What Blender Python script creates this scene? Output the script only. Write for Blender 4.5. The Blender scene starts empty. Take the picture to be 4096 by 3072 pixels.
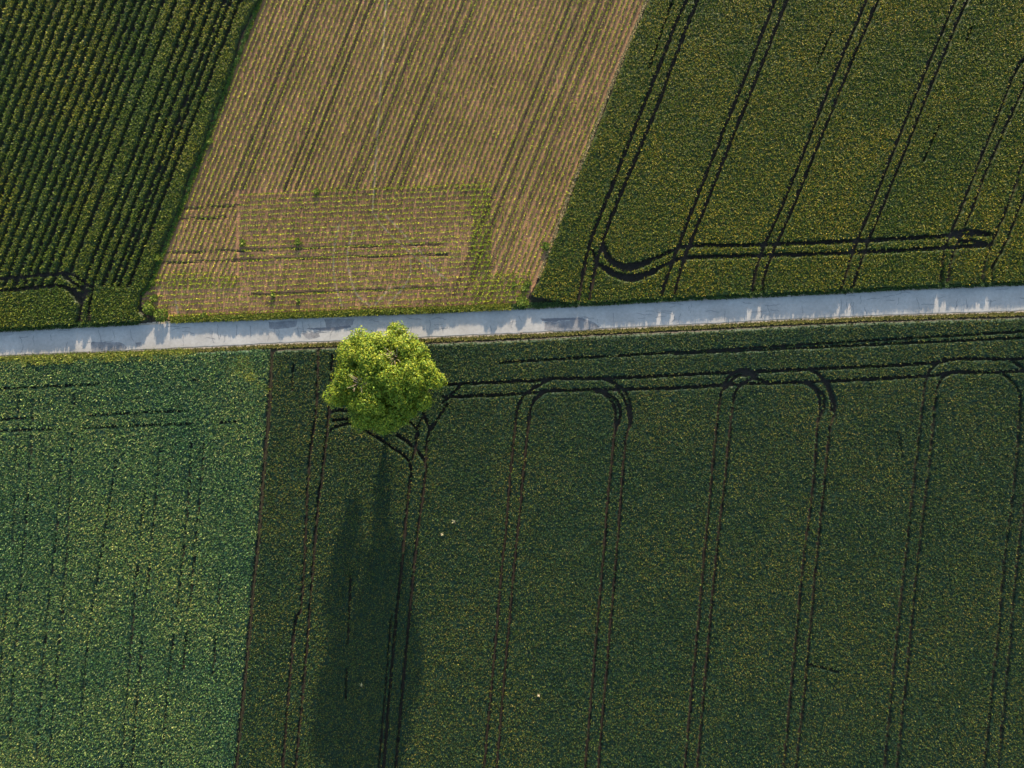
import bpy, math, numpy as np
from mathutils import Vector
rng=np.random.default_rng(7)
S=0.0375; H=102.0
sc=bpy.context.scene; COL=sc.collection
def W(p,h=0.0):
    p=np.asarray(p,float); k=1-h/H
    return np.stack([(p[...,0]-2048)*S*k,(1536-p[...,1])*S*k],-1)
def tag(o,label=None,cat=None,group=None,kind=None):
    for k,v in (('label',label),('category',cat),('group',group),('kind',kind)):
        if v: o[k]=v
    return o
# ---------- materials
def mat(name,rough=.8,col=None,trans=0,noise=None,bump=0,bscale=8,spec=.2):
    m=bpy.data.materials.new(name); m.use_nodes=True; n=m.node_tree.nodes; l=m.node_tree.links
    b=n['Principled BSDF']; out=n['Material Output']; b.inputs['Roughness'].default_value=rough; b.inputs['Specular IOR Level'].default_value=spec
    if col is None:
        a=n.new('ShaderNodeAttribute'); a.attribute_name='tint'; src=a.outputs['Color']
    else:
        r=n.new('ShaderNodeRGB'); r.outputs[0].default_value=(*col,1); src=r.outputs[0]
    tc=n.new('ShaderNodeTexCoord')
    if noise:
        for sca,lo,hi in noise:
            t=n.new('ShaderNodeTexNoise'); t.inputs['Scale'].default_value=sca; t.inputs['Detail'].default_value=5
            l.new(tc.outputs['Object'],t.inputs['Vector'])
            mr=n.new('ShaderNodeMapRange'); mr.inputs[1].default_value=.3; mr.inputs[2].default_value=.7; mr.inputs[3].default_value=lo; mr.inputs[4].default_value=hi
            l.new(t.outputs['Fac'],mr.inputs[0])
            mx=n.new('ShaderNodeMix'); mx.data_type='RGBA'; mx.blend_type='MULTIPLY'; mx.inputs[0].default_value=1
            l.new(src,mx.inputs[6]); l.new(mr.outputs[0],mx.inputs[7]); src=mx.outputs[2]
    l.new(src,b.inputs['Base Color'])
    if bump:
        t=n.new('ShaderNodeTexNoise'); t.inputs['Scale'].default_value=bscale; t.inputs['Detail'].default_value=6; l.new(tc.outputs['Object'],t.inputs['Vector'])
        bp=n.new('ShaderNodeBump'); bp.inputs['Strength'].default_value=1; bp.inputs['Distance'].default_value=bump
        l.new(t.outputs['Fac'],bp.inputs['Height']); l.new(bp.outputs[0],b.inputs['Normal'])
    if trans:
        tr=n.new('ShaderNodeBsdfTranslucent'); l.new(src,tr.inputs['Color']); ms=n.new('ShaderNodeMixShader'); ms.inputs[0].default_value=trans
        l.new(b.outputs[0],ms.inputs[1]); l.new(tr.outputs[0],ms.inputs[2]); l.new(ms.outputs[0],out.inputs['Surface'])
    return m
LEAF=mat('leaf',.6,trans=.3); CANOPY=mat('canopy',.9,noise=[(3,.6,1.3)])
SOIL=mat('soil',.95,noise=[(.12,.8,1.2),(1.2,.8,1.2),(9,.6,1.35)],bump=.05,bscale=7)
ASPH=mat('asphalt',.85,(.30,.285,.265),noise=[(.25,.88,1.1),(2,.92,1.06),(14,.9,1.1)],bump=.004,bscale=40)
PATCH=mat('asphalt_repair',.9,(.17,.165,.165),noise=[(1,.75,1.25),(8,.85,1.15)])
CRACK=mat('crack_tar',.9,(.12,.12,.13)); GRAVEL=mat('gravel',.95,(.33,.27,.2),noise=[(1,.75,1.2),(10,.7,1.3)],bump=.02,bscale=14)
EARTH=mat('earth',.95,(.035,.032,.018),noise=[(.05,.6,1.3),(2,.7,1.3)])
BARK=mat('bark',.95,(.11,.085,.06),noise=[(4,.6,1.3)],bump=.04); WOOD=mat('weathered_wood',.9,(.09,.075,.06),noise=[(10,.7,1.2)])
# ---------- mesh helpers
def mk(name,v,f,m,c=None,parent=None,smooth=False):
    me=bpy.data.meshes.new(name); v=np.ascontiguousarray(v,np.float32); f=np.ascontiguousarray(f,np.int32); n,k=f.shape
    me.vertices.add(len(v)); me.vertices.foreach_set('co',v.ravel()); me.loops.add(n*k); me.loops.foreach_set('vertex_index',f.ravel())
    me.polygons.add(n); me.polygons.foreach_set('loop_start',np.arange(0,n*k,k,dtype=np.int32)); me.update(calc_edges=True)
    if c is not None:
        a=me.attributes.new('tint','FLOAT_COLOR','POINT'); a.data.foreach_set('color',np.concatenate([c,np.ones((len(v),1))],1).astype(np.float32).ravel())
    if smooth: me.polygons.foreach_set('use_smooth',np.ones(n,bool))
    me.materials.append(m); o=bpy.data.objects.new(name,me); COL.objects.link(o)
    if parent: o.parent=parent
    return o
def ngon(name,p,z,m):
    me=bpy.data.meshes.new(name); me.from_pydata([(x,y,z) for x,y in p],[],[list(range(len(p)))[::-1]]); me.materials.append(m)
    o=bpy.data.objects.new(name,me); COL.objects.link(o); return o
def inside(P,poly):
    r=np.zeros(len(P),bool); q=np.asarray(poly); x,y=P[:,0],P[:,1]
    for (x1,y1),(x2,y2) in zip(q,np.roll(q,-1,0)):
        if y1!=y2: r^=((y1>y)!=(y2>y))&(x<(x2-x1)*(y-y1)/(y2-y1)+x1)
    return r
def segd(P,a,b):
    d=b-a; t=np.clip(((P-a)@d)/max(d@d,1e-9),0,1)[:,None]; return np.linalg.norm(P-a-t*d,axis=1)
def dline(P,lines,closed=False,cap=1.5):
    D=np.full(len(P),9.0)
    for q in lines:
        q=np.asarray(q); w=0
        for a,b in zip(q[:-1],q[1:]):
            lo=np.minimum(a,b)-cap; hi=np.maximum(a,b)+cap
            i=np.nonzero((P[:,0]>lo[0])&(P[:,0]<hi[0])&(P[:,1]>lo[1])&(P[:,1]<hi[1]))[0]
            if len(i): D[i]=np.minimum(D[i],segd(P[i],a,b))
    return D
def sm(x): x=np.clip(x,0,1); return x*x*(3-2*x)
def vnoise(P,s,seed):
    r=np.random.default_rng(seed).random((256,256)); q=P/s; i=np.floor(q).astype(int); f=q-i; f=f*f*(3-2*f)
    g=lambda a,b:r[(i[:,0]+a)%256,(i[:,1]+b)%256]
    return (g(0,0)*(1-f[:,0])+g(1,0)*f[:,0])*(1-f[:,1])+(g(0,1)*(1-f[:,0])+g(1,1)*f[:,0])*f[:,1]
def spl(q,n=5):   # Catmull-Rom through traced points
    q=np.asarray(q,float); 
    if len(q)<3: return q
    p=np.vstack([2*q[0]-q[1],q,2*q[-1]-q[-2]]); o=[]
    for i in range(1,len(p)-2):
        for t in np.arange(n)/n:
            a,b,c,d=p[i-1:i+3]; o.append(.5*(2*b+(c-a)*t+(2*a-5*b+4*c-d)*t*t+(3*b-a-3*c+d)*t**3))
    return np.array(o+[q[-1]])
def blades(P,z,L,w,up,cols,n=3,jit=.42,m=LEAF):
    """n leaning two-piece leaves per plant; returns verts, faces, tints"""
    N=len(P)*n; b=np.repeat(P,n,0)+rng.normal(0,.05,(N,2)); z=np.repeat(z,n); a=rng.random(N)*2*np.pi
    L=L*(.6+.8*rng.random(N)); d=np.stack([np.cos(a),np.sin(a)],1); p=np.stack([-d[:,1],d[:,0]],1); ww=w*(.6+.8*rng.random(N))[:,None]
    uz=up*(.4+1.2*rng.random(N)); M=b+d*(L*.55)[:,None]; T=b+d*L[:,None]
    v=np.empty((N,5,3)); v[:,0,:2]=b-p*ww*.35; v[:,1,:2]=b+p*ww*.35; v[:,2,:2]=M+p*ww*.5; v[:,3,:2]=M-p*ww*.5; v[:,4,:2]=T
    v[:,0,2]=v[:,1,2]=z-.15; v[:,2,2]=v[:,3,2]=z+uz; v[:,4,2]=z+uz*rng.uniform(.3,1.5,N)
    k=np.arange(N)[:,None]*5; f=np.concatenate([k+[0,1,2],k+[0,2,3],k+[3,2,4]])
    cols=np.asarray(cols); c=cols[rng.integers(0,len(cols),N)]*(1+jit*rng.normal(0,1,(N,1)).clip(-2,2))
    return v.reshape(-1,3),f,np.repeat(c.clip(.004,.9),5,0)
def crop(name,poly,lines,h,base,cols,dens,L,w,up,label,cat,thin=(),rows=None,edge=.35,grid=.15,hw=.2,relief=.12):
    poly=W(poly,h); ln=[W(spl(q),h) for q in lines]; th=[W(spl(q),h) for q in thin]
    lo=poly.min(0); hi=poly.max(0); xs=np.arange(lo[0],hi[0]+grid,grid); ys=np.arange(lo[1],hi[1]+grid,grid)
    X,Y=np.meshgrid(xs,ys); P=np.stack([X.ravel(),Y.ravel()],1); ring=[np.vstack([poly,poly[:1]])]
    def height(P,ins):
        de=np.where(ins,dline(P,ring),0); wob=(vnoise(P,.7,3)-.5)*.16
        t=sm((de+wob)/edge)*sm((dline(P,ln)-hw+wob)/.13)
        if th: t=t*(1-.85*(1-sm((dline(P,th)-.1+wob)/.18))*(vnoise(P,5,8)>.25))
        if rows: t=t*(1-rows[2]*np.maximum(0,np.cos(2*np.pi*(P@np.array(rows[0]))/rows[1]+1.2*vnoise(P,6,5)))**6)
        return t,h*(.86+.14*vnoise(P,6,11)*vnoise(P,1.6,12))
    ins=inside(P,poly); t,hh=height(P,ins)
    z=.03+t*(hh-.12)+t*relief*(rng.random(len(P))-.5); J=P+rng.uniform(-.3,.3,P.shape)*grid
    nx=len(xs); i=np.arange(len(P)).reshape(len(ys),nx); f=np.stack([i[:-1,:-1],i[:-1,1:],i[1:,1:],i[1:,:-1]],-1).reshape(-1,4)
    f=f[ins[f].any(1)]; u=np.unique(f); mp=np.zeros(len(P),int); mp[u]=np.arange(len(u)); f=mp[f]
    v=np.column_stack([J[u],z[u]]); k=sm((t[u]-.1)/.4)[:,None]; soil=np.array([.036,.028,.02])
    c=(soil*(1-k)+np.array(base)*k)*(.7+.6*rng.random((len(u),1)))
    A=abs(hi-lo).prod(); Q=lo+rng.random((int(A*dens),2))*(hi-lo); q=inside(Q,poly); Q=Q[q]; t,hh=height(Q,np.ones(len(Q),bool)); g=t>.45; Q=Q[g]
    bv,bf,bc=blades(Q,(t*hh)[g]-.06,L,w,up,cols)
    hue=(vnoise(bv[:,:2],7,21)-.5)[:,None]; bc=bc*(1+hue*np.array([.7,.35,.1]))
    n=len(v); f3=np.concatenate([f[:,[0,1,2]],f[:,[0,2,3]],bf+n]); 
    o=mk(name,np.vstack([v,bv]),f3,LEAF,np.vstack([c,bc])); return tag(o,label,cat,kind='stuff')
# ---------- traced outlines (photo points of 4096 x 3072, placed on the ground)
UP=[(-400,1353),(0,1329),(298,1314),(562,1301),(686,1294),(1100,1279),(1423,1266),(1796,1252),(2044,1241),(2283,1230),(2537,1216),(2816,1201),(3100,1189),(3344,1178),(3543,1165),(3812,1154),(4096,1143),(4500,1125)]
DN=[(-400,1440),(0,1421),(298,1409),(497,1401),(746,1389),(1100,1371),(1348,1362),(1696,1347),(2100,1329),(2398,1312),(2796,1294),(3100,1277),(3493,1260),(4096,1240),(4500,1225)]
def band(q,o1,o2): return [(x,y+o1) for x,y in q]+[(x,y+o2) for x,y in q[::-1]]
def strip(name,a,b,z,m):
    a=np.asarray(a,float); b=np.asarray(b,float); xs=np.arange(-400,4501,20.); n=len(xs)
    ya=np.interp(xs,a[:,0],a[:,1])+rng.normal(0,.9,n); yb=np.interp(xs,b[:,0],b[:,1])+rng.normal(0,.9,n)
    p=np.vstack([W(np.column_stack([xs,ya])),W(np.column_stack([xs,yb]))]); i=np.arange(n-1)
    return mk(name,np.column_stack([p,np.full(2*n,z)]),np.stack([i+n,i+n+1,i+1,i],1),m)
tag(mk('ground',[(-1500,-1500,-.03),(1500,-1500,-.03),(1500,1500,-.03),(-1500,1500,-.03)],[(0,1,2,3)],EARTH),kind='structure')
sh=lambda q,o:[(x,y+o) for x,y in q]
tag(strip('road_shoulder',sh(UP,-10),sh(DN,11),.02,GRAVEL),kind='structure')
road=tag(strip('road',UP,DN,.05,ASPH),kind='structure')
pt=lambda q,x0,y0,s:[(x0+a*s,y0+b*s) for a,b in q]
def rough(q):
    q=np.array(q+q[:1],float); o=[]
    for a,b in zip(q[:-1],q[1:]):
        n=max(1,int(np.hypot(*(b-a))/5)); o+=[a+(b-a)*k/n+rng.normal(0,.7,2) for k in range(n)]
    return W(np.array(o))
for q in (pt([(200,395),(225,370),(300,375),(380,372),(440,385),(500,380),(560,378),(620,400),(660,440),(650,470),(480,482),(215,492)],300,1250,.315),
          pt([(770,385),(850,378),(825,438),(785,432)],300,1250,.315),
          pt([(190,225),(485,208),(470,268),(380,285),(270,298),(200,290)],1000,1200,.3937),
          pt([(755,195),(1065,190),(1040,255),(900,270),(780,275)],1000,1200,.3937),
          pt([(530,340),(700,335),(715,375),(600,400),(570,385)],1000,1200,.3937),
          pt([(455,222),(700,215),(720,190),(860,195),(950,225),(1015,275),(850,308),(560,315),(450,300)],2000,1200,.3937)):
    tag(ngon('asphalt_patch',rough(q),.056,PATCH),kind='structure')
for q in (pt([(410,190),(560,185),(800,178),(870,195),(720,205),(590,208),(570,220),(430,215)],2000,1200,.3937),pt([(550,290),(900,272),(1020,255),(1030,275),(860,310),(700,305)],1000,1200,.3937)):
    tag(ngon('asphalt_patch',rough(q),.062,CRACK),kind='structure')
cv=[];cf=[]
for j in range(110):
    x=rng.uniform(0,4096); y0=np.interp(x,*np.array(UP).T); y1=np.interp(x,*np.array(DN).T); lng=j>55
    p=np.array([x,rng.uniform(y0+4,y1-30)]); 
    for k in range(rng.integers(4,9)):
        d=np.array([rng.normal(0,2.2),rng.uniform(3,9)]) if not lng else np.array([rng.uniform(4,11),rng.normal(-.3,2.2)])
        r=p+d
        if not(np.interp(r[0],*np.array(UP).T)+3<r[1]<np.interp(r[0],*np.array(DN).T)-3): break
        a,b=W(p),W(r); nn=np.array([-(b-a)[1],(b-a)[0]]); nn=nn/np.linalg.norm(nn)*.022; i=len(cv)
        cv+=[(*(a-nn),.066),(*(b-nn),.066),(*(b+nn),.066),(*(a+nn),.066)]; cf.append((i,i+1,i+2,i+3)); p=r
mk('crack',cv,cf,CRACK,parent=road)
# ---------- brown field
FB=[(1085,-120),(1034,0),(970,124),(920,298),(860,438),(815,582),(761,696),(721,825),(691,889),(632,1023),(597,1133),(567,1173),(557,1225),(640,1262),(686,1284),(1000,1270),(1298,1254),(1746,1240),(2094,1228),(2144,1138),(2204,974),(2268,810),(2328,646),(2393,487),(2457,318),(2517,164),(2589,0),(2640,-120)]
fb=W(FB); g=.11; lo=fb.min(0);hi=fb.max(0); xs=np.arange(lo[0],hi[0],g); ys=np.arange(lo[1],hi[1],g); X,Y=np.meshgrid(xs,ys); P=np.stack([X.ravel(),Y.ravel()],1); ins=inside(P,fb)
px=P[:,0]/S+2048; py=1536-P[:,1]/S
ND=lambda x,y:(x+.405*y)                      # row coordinate (horizontal px at the top edge)
HR=lambda x,y:(y+.045*x)
tr=[]
for x in (1235,1282,1445,1490,1690,1735,1862,1908,2290,2335,2400,2445): tr.append(((x,0),(x-.405*(760 if x<2200 else 1180),(760 if x<2200 else 1180))))
tr2=[((620,1014),(1770,975)),((640,1052),(1790,1017)),((1000,1182),(1780,1150)),((700,838),(960,822)),((690,880),(900,870))]
pale=[[(1500,860),(1530,905),(1640,1010),(1790,1120)],[(1530,850),(1600,920),(1700,1030),(1765,1105)],[(1356,900),(1335,1010),(1340,1130),(1370,1230)],[(1416,910),(1390,1030),(1420,1165),(1480,1225)],[(1560,1150),(1500,1220)],[(1615,1145),(1550,1225)],[(1640,1030),(1640,1100),(1600,1170)],[(1545,0),(1490,850)],[(700,1195),(720,1285)]]
D1=dline(P,[W(np.array(q,float)) for q in tr+tr2]); D2=dline(P,[W(spl(q)) for q in pale])
tread=(np.sin(2*np.pi*(P[:,1]+np.abs(D1)*.8)/.3)>0)*.06-.05
z=.03+.05*(rng.random(len(P))-.5)*.9+.03*np.cos(2*np.pi*ND(px,py)/21.5)*(py<800)+np.where(D1<.24,tread-.02,0)
fine=vnoise(np.column_stack([ND(px,py),py*.04]),9,31)
c=np.array([.185,.1,.05])*(.8+.4*fine[:,None])*(.85+.3*rng.random((len(P),1)))
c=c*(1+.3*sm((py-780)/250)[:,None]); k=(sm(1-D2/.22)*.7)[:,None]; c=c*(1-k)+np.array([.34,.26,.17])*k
c=np.where((D1<.24)[:,None],c*np.array([.72,.72,.75]),c)
i=np.arange(len(P)).reshape(len(ys),len(xs)); f=np.stack([i[:-1,:-1],i[:-1,1:],i[1:,1:],i[1:,:-1]],-1).reshape(-1,4); f=f[ins[f].all(1)]; u=np.unique(f); mp=np.zeros(len(P),int); mp[u]=np.arange(len(u))
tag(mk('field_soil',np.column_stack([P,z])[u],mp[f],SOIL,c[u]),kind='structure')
# maize seedlings in drilled rows
pl=[]
for r in np.arange(600,2660,21.5):
    yy=np.arange(-110,1260,4.6)+rng.normal(0,1.1,298); xx=r-.405*yy+rng.normal(0,.9,298); ok=((yy<760)|(xx<950)&(yy<1150)|(xx>1885))&(rng.random(298)<.88); pl.append(np.column_stack([xx,yy])[ok])
for r in np.arange(825,1345,20.3):
    xx=np.arange(560,2120,4.6); xx=xx+rng.normal(0,1.1,len(xx)); yy=r-.045*xx+rng.normal(0,.9,len(xx)); ok=((xx>960)&(xx<1965)|(yy>1090))&(rng.random(len(xx))<.88); pl.append(np.column_stack([xx,yy])[ok])
pl=np.vstack(pl); q=W(pl); ok=inside(q,fb)&(dline(q,[np.vstack([fb,fb[:1]])])>.35); pl=pl[ok]
MC=[(.24,.27,.008),(.3,.3,.012),(.13,.2,.01),(.09,.15,.01)]
sel=(pl[:,0]>1880)&(pl[:,0]<1968)&(pl[:,1]>925)&(pl[:,1]<1065); big=pl[sel][:300]; rest=np.vstack([pl[~sel],pl[sel][300:]])
v,f,cc=blades(W(rest),np.full(len(rest),.2),.19,.07,.05,MC,n=4)
tag(mk('maize_seedlings',v,f,LEAF,cc),'young yellow green maize seedlings in thin drilled rows across the brown field','maize seedlings',kind='stuff')
var=[]
for a in range(6):
    v,f,cc=blades(np.zeros((1,2)),np.array([.22]),.2,.065,.07,MC[1:],n=6); o=mk('maize_seedling',v,f,LEAF,cc); var.append(o)
for a,(x,y) in enumerate(big):
    o=var[a] if a<6 else var[a%6].copy()
    if a>=6: COL.objects.link(o)
    w=W((x,y)); o.location=(w[0],w[1],0); o.rotation_euler=(0,0,rng.random()*6.28)
    tag(o,'sturdy maize seedling in the dense green patch at the lower right of the brown field','seedling','maize seedlings of the green patch')
# ---------- crops
WC=[(.13,.125,.005),(.075,.10,.005),(.04,.075,.007),(.17,.14,.012),(.022,.05,.007)]
FC=[(2595,0),(2523,164),(2463,318),(2399,487),(2334,646),(2274,810),(2210,974),(2165,1098),(2120,1185)]+[(x,y-14) for x,y in UP if x>2200]+[(4500,-150),(2655,-150)]
LC=[[(2815,-150),(2746,0),(2701,99),(2637,269),(2547,492),(2448,746),(2358,984),(2308,1230)],[(2860,-150),(2791,0),(2736,139),(2622,443),(2467,816),(2398,1009),(2351,1230)],
[(3165,-150),(3102,0),(2995,278),(2920,462),(2845,651),(2736,929),(2661,1138),(2640,1230)],[(3212,-150),(3149,0),(3034,298),(2945,517),(2825,821),(2731,1058),(2690,1225)],
[(3530,-150),(3468,0),(3347,282),(3253,520),(3134,818),(3041,1033),(3003,1220)],[(3577,-150),(3515,0),(3421,218),(3317,476),(3181,813),(3071,1068),(3046,1220)],
[(3890,-150),(3825,0),(3733,218),(3624,486),(3496,813),(3434,959),(3360,1180)],[(3935,-150),(3870,0),(3773,233),(3659,515),(3540,813),(3473,979),(3405,1180)],
[(4190,230),(4092,480*.496),(3991,476),(3857,813),(3812,929),(3777,1009),(3767,1180)],[(4190,130),(4092,362),(3971,634),(3902,813),(3851,934),(3812,1033),(3792,1180)],
[(4190,430),(4092,664),(4065,750),(3986,944),(3946,1043),(3936,1170)],[(4190,570),(4096,800),(4025,974),(3976,1068),(3976,1170)],
[(3966,934),(3792,941),(3493,959),(3235,969),(2996,978),(2766,981),(2696,999),(2631,1028),(2547,1053),(2497,1058),(2457,1043),(2428,1009),(2418,970)],
[(2597,1048),(2522,1076),(2472,1066),(2433,1033),(2412,990)],[(3966,979),(3742,991),(3394,1009),(2996,1021),(2751,1028),(2696,1043),(2637,1068),(2572,1093),(2522,1101),(2472,1093),(2428,1068),(2393,1048),(2370,1000)],
[(2622,1083),(2572,1108),(2522,1118),(2472,1106),(2423,1078),(2380,1040)],[(3812,934),(3871,917),(3941,927),(3966,934)],[(3841,964),(3886,959),(3941,969),(3966,979)]]
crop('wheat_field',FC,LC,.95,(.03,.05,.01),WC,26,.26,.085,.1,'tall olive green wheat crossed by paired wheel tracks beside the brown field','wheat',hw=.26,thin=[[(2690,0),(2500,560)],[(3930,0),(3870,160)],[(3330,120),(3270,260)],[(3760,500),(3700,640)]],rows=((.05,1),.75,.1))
FA=[(1090,-150),(1026,0),(960,124),(910,298),(850,438),(805,582),(751,696),(711,825),(681,889),(622,1023),(587,1133),(557,1173),(547,1240),(600,1286)]+[(x,y-13) for x,y in UP[:4]][::-1]+[(-400,-150)]
LA=[]
for x,e in ((-300,1),(-250,1),(-190,1),(-150,1),(-100,1),(-62,1),(-25,1),(16,1),(57,1),(95,1),(135,1),(172,1),(212,1),(250,1),(291,1),(333,1),(372,1),(403,1),(441,1),(482,1),(536,0),(606,2),(643,2),(684,3),(725,3),(752,3),(790,3)):
    ye={1:1155-.05*x,0:1085,2:1300,3:1140}[e]; xe=x-.39*(ye-425)
    if e==2: LA.append([(x+.39*575,-150),(x,425),(x-.39*645,1070),(x-.39*700,1150),(x-.39*745,1240),(x-.39*750,1310)])
    else: LA.append([(x+.39*575,-150),(xe,ye)])
LA+=[pt(q,0,1000,.504) for q in ([(-600,260),(0,225),(300,195),(540,188),(620,225),(700,285)],[(-600,360),(0,320),(400,285),(500,290),(570,340),(620,410)],[(510,210),(600,270),(680,340)],[(490,290),(580,310),(660,380)],[(690,330),(640,430),(600,580)],[(620,400),(640,450)])]
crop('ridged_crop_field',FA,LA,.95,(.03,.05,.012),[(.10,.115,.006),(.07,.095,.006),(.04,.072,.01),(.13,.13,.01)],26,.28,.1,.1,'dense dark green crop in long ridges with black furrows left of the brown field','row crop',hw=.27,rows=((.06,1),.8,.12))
FE=[(1087,1408)]+[(x,y+27) for x,y in DN if x>1099]+[(4500,3200),(922,3200),(945,3071),(992,2594),(1023,2247),(1033,2175),(1043,2046),(1053,1907),(1068,1748),(1084,1514)]
LE=[[(1271,1401),(1266,1575),(1259,1675),(1245,1760),(1230,1924),(1204,2407),(1173,2533),(1118,3200)],[(1328,1421),(1319,1590),(1308,1711),(1284,1924),(1268,2037),(1217,2680),(1167,3200)],
[(1770,1537),(2120,1523),(2207,1513),(2424,1513),(2700,1500),(2929,1489),(3259,1476),(3742,1451),(3794,1436),(4096,1434),(4500,1420)],[(1770,1588),(2085,1574),(2224,1562),(2398,1558),(2700,1551),(2964,1536),(3224,1528),(3700,1504),(3802,1491),(4036,1486),(4500,1465)],
[(1404,1690),(1503,1746),(1567,1789),(1617,1824),(1642,1867),(1636,1950),(1626,2044),(1607,2247),(1572,2594),(1533,3071),(1522,3200)],[(1588,1739),(1638,1775),(1674,1810),(1702,1860),(1695,1950),(1665,2174),(1620,2637),(1581,3071),(1570,3200)],
[(1787,1619),(1752,1675),(1723,1718),(1709,1760),(1702,1838)],[(1690,1640),(1698,1668),(1716,1711)],[(1631,1682),(1666,1718),(1663,1775),(1649,1838)],[(1691,1665),(1670,1711),(1664,1760)],
[(1308,1665),(1326,1647),(1369,1640),(1450,1650)],[(1333,1682),(1411,1675),(1470,1680)],[(1308,1735),(1340,1707),(1380,1695),(1440,1702)],[(1840,1545),(1770,1610)],
[(2207,1516),(2138,1549),(2094,1584),(2068,1645),(2060,1723),(2047,1836),(2025,2104),(2010,2247),(1984,2550),(1936,3071),(1924,3200)],[(2270,1561),(2207,1558),(2155,1584),(2125,1627),(2112,1714),(2099,1836),(2073,2113),(2058,2247),(2032,2550),(1986,3071),(1974,3200)],
[(2380,1562),(2424,1580),(2454,1619),(2463,1671),(2454,1784),(2428,2044),(2419,2174),(2342,3071),(2331,3200)],[(2415,1562),(2467,1601),(2483,1645),(2476,1690),(2460,1740)],[(2415,1515),(2476,1541),(2510,1584),(2526,1636),(2523,1697),(2506,1749),(2493,1888),(2471,2174),(2394,3071),(2383,3200)],[(2467,1550),(2497,1593),(2514,1645),(2518,1700)],
[(3000,1474),(2964,1480),(2912,1515),(2890,1567),(2873,1671),(2856,1836),(2825,2174),(2741,3071),(2730,3200)],[(3030,1500),(2950,1505),(2900,1560)],[(3080,1528),(3016,1515),(2964,1541),(2942,1575),(2934,1627),(2921,1731),(2899,1957),(2873,2174),(2791,3071),(2780,3200)],
[(3216,1529),(3259,1554),(3281,1601),(3281,1662),(3272,1723),(3255,1957),(3217,2247),(3182,2611),(3139,3071),(3128,3200)],[(3242,1532),(3294,1575),(3301,1619),(3289,1662),(3276,1690)],[(3242,1476),(3294,1510),(3328,1558),(3344,1619),(3337,1671),(3324,1714),(3311,1836),(3269,2247),(3230,2680),(3188,3071),(3177,3200)],[(3270,1490),(3318,1560),(3330,1640)],
[(3840,1434),(3776,1445),(3733,1471),(3707,1527),(3698,1597),(3672,1813),(3625,2247),(3594,2533),(3542,3071),(3530,3200)],[(3880,1487),(3811,1488),(3768,1519),(3750,1571),(3742,1657),(3716,1900),(3675,2247),(3638,2637),(3592,3071),(3580,3200)],
[(4019,1495),(4062,1536),(4084,1579),(4084,1640),(4071,1857),(4023,2247),(4002,2507),(3976,2741),(3930,3200)],[(4050,1440),(4096,1475),(4130,1540),(4138,1640),(4122,1850),(4074,2247),(4036,2680),(3985,3200)]]
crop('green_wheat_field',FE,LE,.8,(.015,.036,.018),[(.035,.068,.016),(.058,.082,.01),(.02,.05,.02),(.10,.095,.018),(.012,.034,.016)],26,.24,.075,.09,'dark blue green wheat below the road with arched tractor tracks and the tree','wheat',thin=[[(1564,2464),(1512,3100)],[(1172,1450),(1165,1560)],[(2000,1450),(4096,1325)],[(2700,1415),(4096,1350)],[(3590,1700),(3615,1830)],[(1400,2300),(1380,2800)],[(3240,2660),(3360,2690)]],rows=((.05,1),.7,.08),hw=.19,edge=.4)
FD=[(-400,1462)]+[(x,y+22) for x,y in DN if -1<x<1050]+[(1080,1395),(1073,1514),(1058,1748),(1043,1907),(1033,2046),(1023,2175),(1013,2247),(982,2594),(935,3071),(920,3200),(-400,3200)]
TD=[[(-300,1565),(0,1554),(796,1519)],[(-300,1700),(0,1678),(746,1643)],[(-300,1745),(0,1725),(945,1688)],[(75,1574),(50,2146),(39,2247),(2,2663),(-30,3200)],[(132,1574),(104,2046),(87,2247),(52,2680),(20,3200)],[(244,1798),(219,2170),(178,2550),(130,3200)],[(293,1574),(271,2096),(221,2724),(180,3200)],[(462,1847),(351,2550),(321,2940)],[(577,1972),(533,2420),(477,3200)],[(640,1800),(622,1972),(555,2680),(515,3200)],[(763,1773),(736,2170),(676,2680),(640,3100)],[(815,1773),(780,2170),(730,2680)],[(880,2300),(850,2700)]]
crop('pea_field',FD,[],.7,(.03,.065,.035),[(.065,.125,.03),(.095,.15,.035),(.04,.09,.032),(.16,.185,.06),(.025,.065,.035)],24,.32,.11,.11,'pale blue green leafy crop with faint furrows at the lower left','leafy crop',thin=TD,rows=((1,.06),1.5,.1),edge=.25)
# ---------- verges
GC=[(.14,.16,.012),(.19,.18,.02),(.09,.13,.012),(.06,.09,.012)]
def grass(name,poly,dens,h,L,cols,label,jag=.4):
    p=W(poly); lo,hi=p.min(0),p.max(0); Q=lo+rng.random((int((hi-lo).prod()*dens),2))*(hi-lo); Q=Q[inside(Q,p)]
    zz=h*(1-jag+2*jag*vnoise(Q,.45,41)*vnoise(Q,3,42)*1.4); parts=[blades(Q,zz*k,L,.07,h*.3,cols) for k in (.45,1)]
    n=len(parts[0][0]); return tag(mk(name,np.vstack([parts[0][0],parts[1][0]]),np.vstack([parts[0][1],parts[1][1]+n]),LEAF,np.vstack([parts[0][2],parts[1][2]])),label,'grass',kind='stuff')
mid=[q for q in UP if 600<q[0]<2200]
grass('verge_grass',band(mid,-24,-4),130,.42,.24,GC,'dense yellow green grass strip between the brown field and the road')
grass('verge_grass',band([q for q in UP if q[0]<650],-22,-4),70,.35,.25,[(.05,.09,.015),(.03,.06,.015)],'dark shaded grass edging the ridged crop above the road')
grass('verge_grass',band([q for q in UP if q[0]>2040],-22,-4),70,.35,.25,[(.05,.09,.015),(.03,.06,.02)],'dark shaded grass edging the tall wheat above the road')
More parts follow.
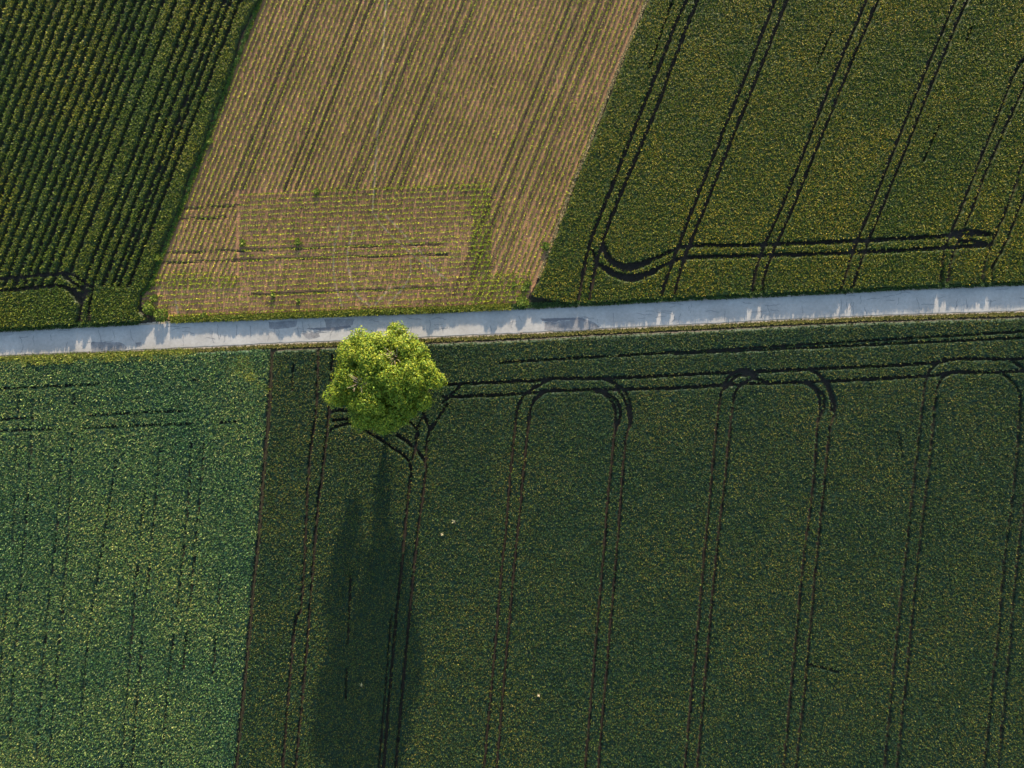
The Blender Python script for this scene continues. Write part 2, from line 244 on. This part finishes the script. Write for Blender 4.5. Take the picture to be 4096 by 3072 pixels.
grass('verge_grass',[(x,y+9) for x,y in DN]+[(x,y+20) for x,y in DN[::-1]],75,.12,.2,[(.14,.14,.02),(.1,.11,.02),(.2,.16,.05)],'low yellowish grass strip along the lower edge of the road')
grass('verge_grass',[(x,y+10) for x,y in DN if x<1100]+[(1085,1560),(1050,1560),(1000,1420)]+[(x,y+42) for x,y in DN[::-1] if x<1000],60,.5,.4,[(.17,.19,.02),(.24,.23,.05),(.12,.16,.02)],'long bright grass along the top of the pale leafy crop')
grass('verge_grass',[(1036,0),(720,830),(597,1137),(570,1180),(580,1180),(610,1137),(735,830),(1050,0)],40,.25,.25,[(.05,.11,.02),(.08,.13,.02)],'green weeds fringing the furrowed crop beside the brown field')
grass('straw_fringe',[(2582,0),(2457,300),(2262,810),(2150,1110),(2158,1112),(2270,810),(2465,300),(2590,0)],90,.2,.22,[(.38,.3,.17),(.3,.22,.11),(.2,.19,.05)],'pale straw fringe along the left edge of the tall wheat')
# ---------- single weeds
for x,y,r,lab in ((620,1193,.45,'round green weed alone on bare soil at the lower left of the brown field'),(614,1132,.3,'small weed beside the ridged crop above the round weed'),(627,1030,.75,'bright leafy bush bulging from the ridged crop onto the brown field'),(600,1232,.9,'pale yellow leafy bush at the bottom left corner of the brown field'),(650,1262,1.0,'wide yellow green bush where the grass strip starts by the road'),
  (842,568,.35,'lone bright weed beside the upper edge of the ridged crop'),(1094,1180,.28,'small dark weed with a long shadow near the road'),(1194,1203,.22,'tiny weed with a thin shadow just above the grass strip'),(1195,970,.4,'green weed clump among the cross rows of seedlings'),(2056,1140,.3,'weed beside a purple speck near the lower right of the brown field'),(2112,1134,.4,'leafy weed touching the lower left edge of tall wheat'),(2098,1152,.45,'broad dark weed just left of the wheat corner'),(2090,1208,.9,'large bright weed bush at the wheat corner by the road'),(2185,985,.5,'green shrubby weed halfway down the left wheat edge'),(972,972,.35,'dark green weed at the start of the cross rows'),(1268,767,.35,'green weed clump at the topmost cross row'),(820,1262,.35,'dark weed above the left part of the grass strip')):
    n=int(60*r*r)+25; a=rng.random(n)*6.28; d=np.sqrt(rng.random(n))*r; Q=np.stack([np.cos(a)*d,np.sin(a)*d],1)
    v,f,cc=blades(Q,np.sqrt(np.maximum(0,1-(d/r)**2))*r*.7+.12,.3*min(1,.5+r),.12,.08,[(.12,.17,.015),(.08,.13,.012),(.18,.2,.03)],n=4)
    o=mk('weed',v,f,LEAF,cc); w=W((x,y)); o.location=(*w,0); tag(o,lab,'weed')
for x,y,lab in ((1768,2137,'pale cream leaf tuft in dark wheat, upper one below the tree'),(1812,2085,'straw coloured tuft standing in dark wheat right of the tree shadow'),(2157,2778,'small pale tuft in wheat low in the middle'),(1446,2740,'small pale tuft inside the tree shadow')):
    v,f,cc=blades(rng.normal(0,.08,(7,2)),np.full(7,.85),.26,.08,.08,[(.5,.42,.28),(.4,.36,.18)],n=2); o=mk('pale_tuft',v,f,LEAF,cc); o.location=(*W((x,y),.8),0); tag(o,lab,'dry plant')
# marker post
e=bpy.data.objects.new('marker_post',None); COL.objects.link(e); e.location=(*W((2085,1333)),0); tag(e,'short dark wooden post on the lower edge of the road','post')
def prism(name,r,z0,z1,m,par,n=8,r2=None):
    a=np.arange(n)*2*np.pi/n; r2=r2 or r; v=np.vstack([np.column_stack([np.cos(a)*r,np.sin(a)*r,a*0+z0]),np.column_stack([np.cos(a)*r2,np.sin(a)*r2,a*0+z1]),[[0,0,z1+.03]]])
    f=[(i,(i+1)%n,n+(i+1)%n) for i in range(n)]+[(i,n+(i+1)%n,n+i) for i in range(n)]+[(n+i,n+(i+1)%n,2*n) for i in range(n)]
    return mk(name,v,f,m,parent=par)
prism('shaft',.11,-.05,.5,WOOD,e); prism('cap',.14,.5,.56,WOOD,e)
# ---------- tree
OUT=pt([(650,65),(700,88),(745,72),(790,85),(830,52),(865,70),(890,105),(940,115),(985,150),(1020,190),(1040,235),(1100,250),(1112,285),(1137,325),(1140,360),(1108,390),(1100,430),(1127,465),(1128,495),(1095,520),(1050,540),(1000,568),(955,585),(900,600),(885,628),(850,650),(800,685),(720,695),(665,668),(610,655),(580,615),(568,555),(535,535),(480,538),(460,500),(440,440),(447,395),(492,370),(483,335),(510,290),(497,240),(500,185),(540,120),(590,90)],1000,1250,.709)
op=W(OUT,8.5); cen=op.mean(0); tree=bpy.data.objects.new('broadleaf_tree',None); COL.objects.link(tree); base=W((1572,1545)); tree.location=(*base,0)
tag(tree,'large round broadleaf tree with bright yellow green crown standing alone beside the road','tree')
def tube(pts,rad,n=7):
    pts=np.asarray(pts,float); V=[];F=[]
    for i,p in enumerate(pts):
        d=pts[min(i+1,len(pts)-1)]-pts[max(i-1,0)]; d/=np.linalg.norm(d)+1e-9; u=np.cross(d,[.3,.9,.2]); u/=np.linalg.norm(u)+1e-9; w=np.cross(d,u)
        for k in range(n): a=2*np.pi*k/n; V.append(p+rad[i]*(np.cos(a)*u+np.sin(a)*w))
    for i in range(len(pts)-1):
        for k in range(n): F.append((i*n+k,i*n+(k+1)%n,(i+1)*n+(k+1)%n,(i+1)*n+k))
    return V,F
b3=np.array([*base,0]); V,F=tube([b3+(0,0,-.2),b3+(.02,0,.5),b3+(-.1,.05,2),b3+(-.2,.1,4.2),b3+(-.3,.1,7)],[.75,.5,.42,.38,.26],12)
mk('trunk',np.array(V)-b3,F,BARK,parent=tree,smooth=True)
ringp=np.vstack([op,op[:1]]); lobes=[]
while len(lobes)<150:
    p=op.min(0)+rng.random(2)*(op.max(0)-op.min(0))
    if not inside(p[None],op)[0]: continue
    de=segd(p[None],ringp[0],ringp[1])[0]
    de=min(segd(p[None],a,b)[0] for a,b in zip(ringp[:-1],ringp[1:]))
    R=rng.uniform(.95,1.75)
    if de<R*.75: continue
    rr=1-min(1,de/8.0); top=8.3+6.2*math.sqrt(max(0,1-rr**2)); low=8.0-3.8*math.sqrt(max(0,1-rr**2)); t=rng.random()
    z=top-R*.6-abs(rng.normal(0,.7)) if t<.7 else low+(top-low)*rng.random()*.8
    lobes.append((p[0],p[1],z,R))
lobes=np.array(lobes)
for k in range(9):
    a=k*2*np.pi/9+rng.random()*.3; L=lobes[rng.integers(0,150)]; t=np.array([cen[0]+5.6*np.cos(a),cen[1]+5.6*np.sin(a),rng.uniform(8,12)]); s=b3+(-.2,.1,3.6+.35*k); m1=s*.55+t*.45+(0,0,.8)
    V,F=tube([s,m1,t],[.2,.13,.05]); near=lobes[np.argsort(np.linalg.norm(lobes[:,:3]-t,axis=1))[:13]]
    for q in near:
        V2,F2=tube([m1*.4+t*.6,(t+q[:3])/2+rng.normal(0,.2,3),q[:3]],[.06,.045,.02],5); n=len(V); V+=V2; F+=[tuple(i+n for i in f) for f in F2]
    mk('branch',np.array(V)-b3,F,BARK,parent=tree,smooth=True)
TW=mat('dead_twig',.9,(.3,.24,.18))
for c0 in ((1000+630*.709,1250+395*.709),(1000+815*.709,1250+250*.709)):
    V=[];F=[]; r0=np.array([*W(c0,12),12.2])
    for k in range(22):
        a=rng.random()*6.28; e1=r0+np.array([np.cos(a)*rng.uniform(.5,1.8),np.sin(a)*rng.uniform(.5,1.8),rng.uniform(.6,1.9)]); V2,F2=tube([r0-(0,0,1.5),(r0+e1)/2+rng.normal(0,.15,3),e1],[.05,.03,.012],4); n=len(V); V+=V2; F+=[tuple(i+n for i in f) for f in F2]
    o=mk('bare_twigs',np.array(V)-b3,F,TW,parent=tree); o['label']='bare greyish twigs showing through the crown'
per=620; n=per*len(lobes); Lr=np.repeat(lobes,per,0); d=rng.normal(0,1,(n,3)); d[:,2]=d[:,2]+.45; d/=np.linalg.norm(d,axis=1)[:,None]
bumpy=1+.28*np.sin(d[:,0]*5+Lr[:,0]*9)*np.sin(d[:,1]*5+Lr[:,1]*7)*np.cos(d[:,2]*4)
pos=Lr[:,:3]+d*(Lr[:,3]*bumpy*(.55+.5*rng.random(n)**.5))[:,None]*np.array([1,1,.85])
keep=np.ones(n,bool)
for c0 in ((1000+630*.709,1250+395*.709),(1000+815*.709,1250+250*.709)): keep&=~((np.linalg.norm(pos[:,:2]-W(c0,12),axis=1)<1.15)&(pos[:,2]>9.5)&(rng.random(n)<.85))
pos=pos[keep]; d=d[keep]; n=len(pos); nm=d+rng.normal(0,.55,(n,3))+np.array([0,.1,.25]); nm/=np.linalg.norm(nm,axis=1)[:,None]
u=np.cross(nm,rng.normal(0,1,(n,3))); u/=np.linalg.norm(u,axis=1)[:,None]; w=np.cross(nm,u); s=rng.uniform(.11,.2,n)[:,None]
v=np.stack([pos-u*s,pos+w*s*.48,pos+u*s-nm*s*.3,pos-w*s*.48],1).reshape(-1,3)-b3; k=np.arange(n)[:,None]*4
tc=np.array([(.17,.22,.014),(.22,.24,.018),(.11,.18,.014),(.08,.14,.014)]); c=np.repeat(tc[rng.integers(0,4,n)]*(1+.2*rng.normal(0,1,(n,1))).clip(.4,1.6),4,0)
mk('crown',v,k+[0,1,2,3],LEAF,c,parent=tree)
# ---------- light, sky, camera
EL=math.radians(11.5); AZ=math.atan2(.1,1.0)
sd=Vector((-math.sin(AZ)*math.cos(EL),-math.cos(AZ)*math.cos(EL),-math.sin(EL)))
L=bpy.data.lights.new('sun','SUN'); L.energy=5; L.angle=math.radians(.5); L.color=(1,.84,.62); so=bpy.data.objects.new('sun',L); COL.objects.link(so); so.rotation_euler=sd.to_track_quat('-Z','Y').to_euler(); so.location=(0,60,40)
w=bpy.data.worlds.new('World'); sc.world=w; w.use_nodes=True; nt=w.node_tree; sk=nt.nodes.new('ShaderNodeTexSky'); sk.sky_type='NISHITA'; sk.sun_disc=False; sk.sun_elevation=EL; sk.sun_rotation=AZ
nt.links.new(sk.outputs[0],nt.nodes['Background'].inputs[0]); nt.nodes['Background'].inputs[1].default_value=.15
cam=bpy.data.cameras.new('camera'); cam.sensor_width=36; cam.lens=36*H/(4096*S); cam.clip_end=5000; co=bpy.data.objects.new('camera',cam); COL.objects.link(co); co.location=(0,0,H); sc.camera=co
vs=sc.view_settings; vs.view_transform='Standard'; vs.look='None'; vs.gamma=1; vs.exposure=1.8
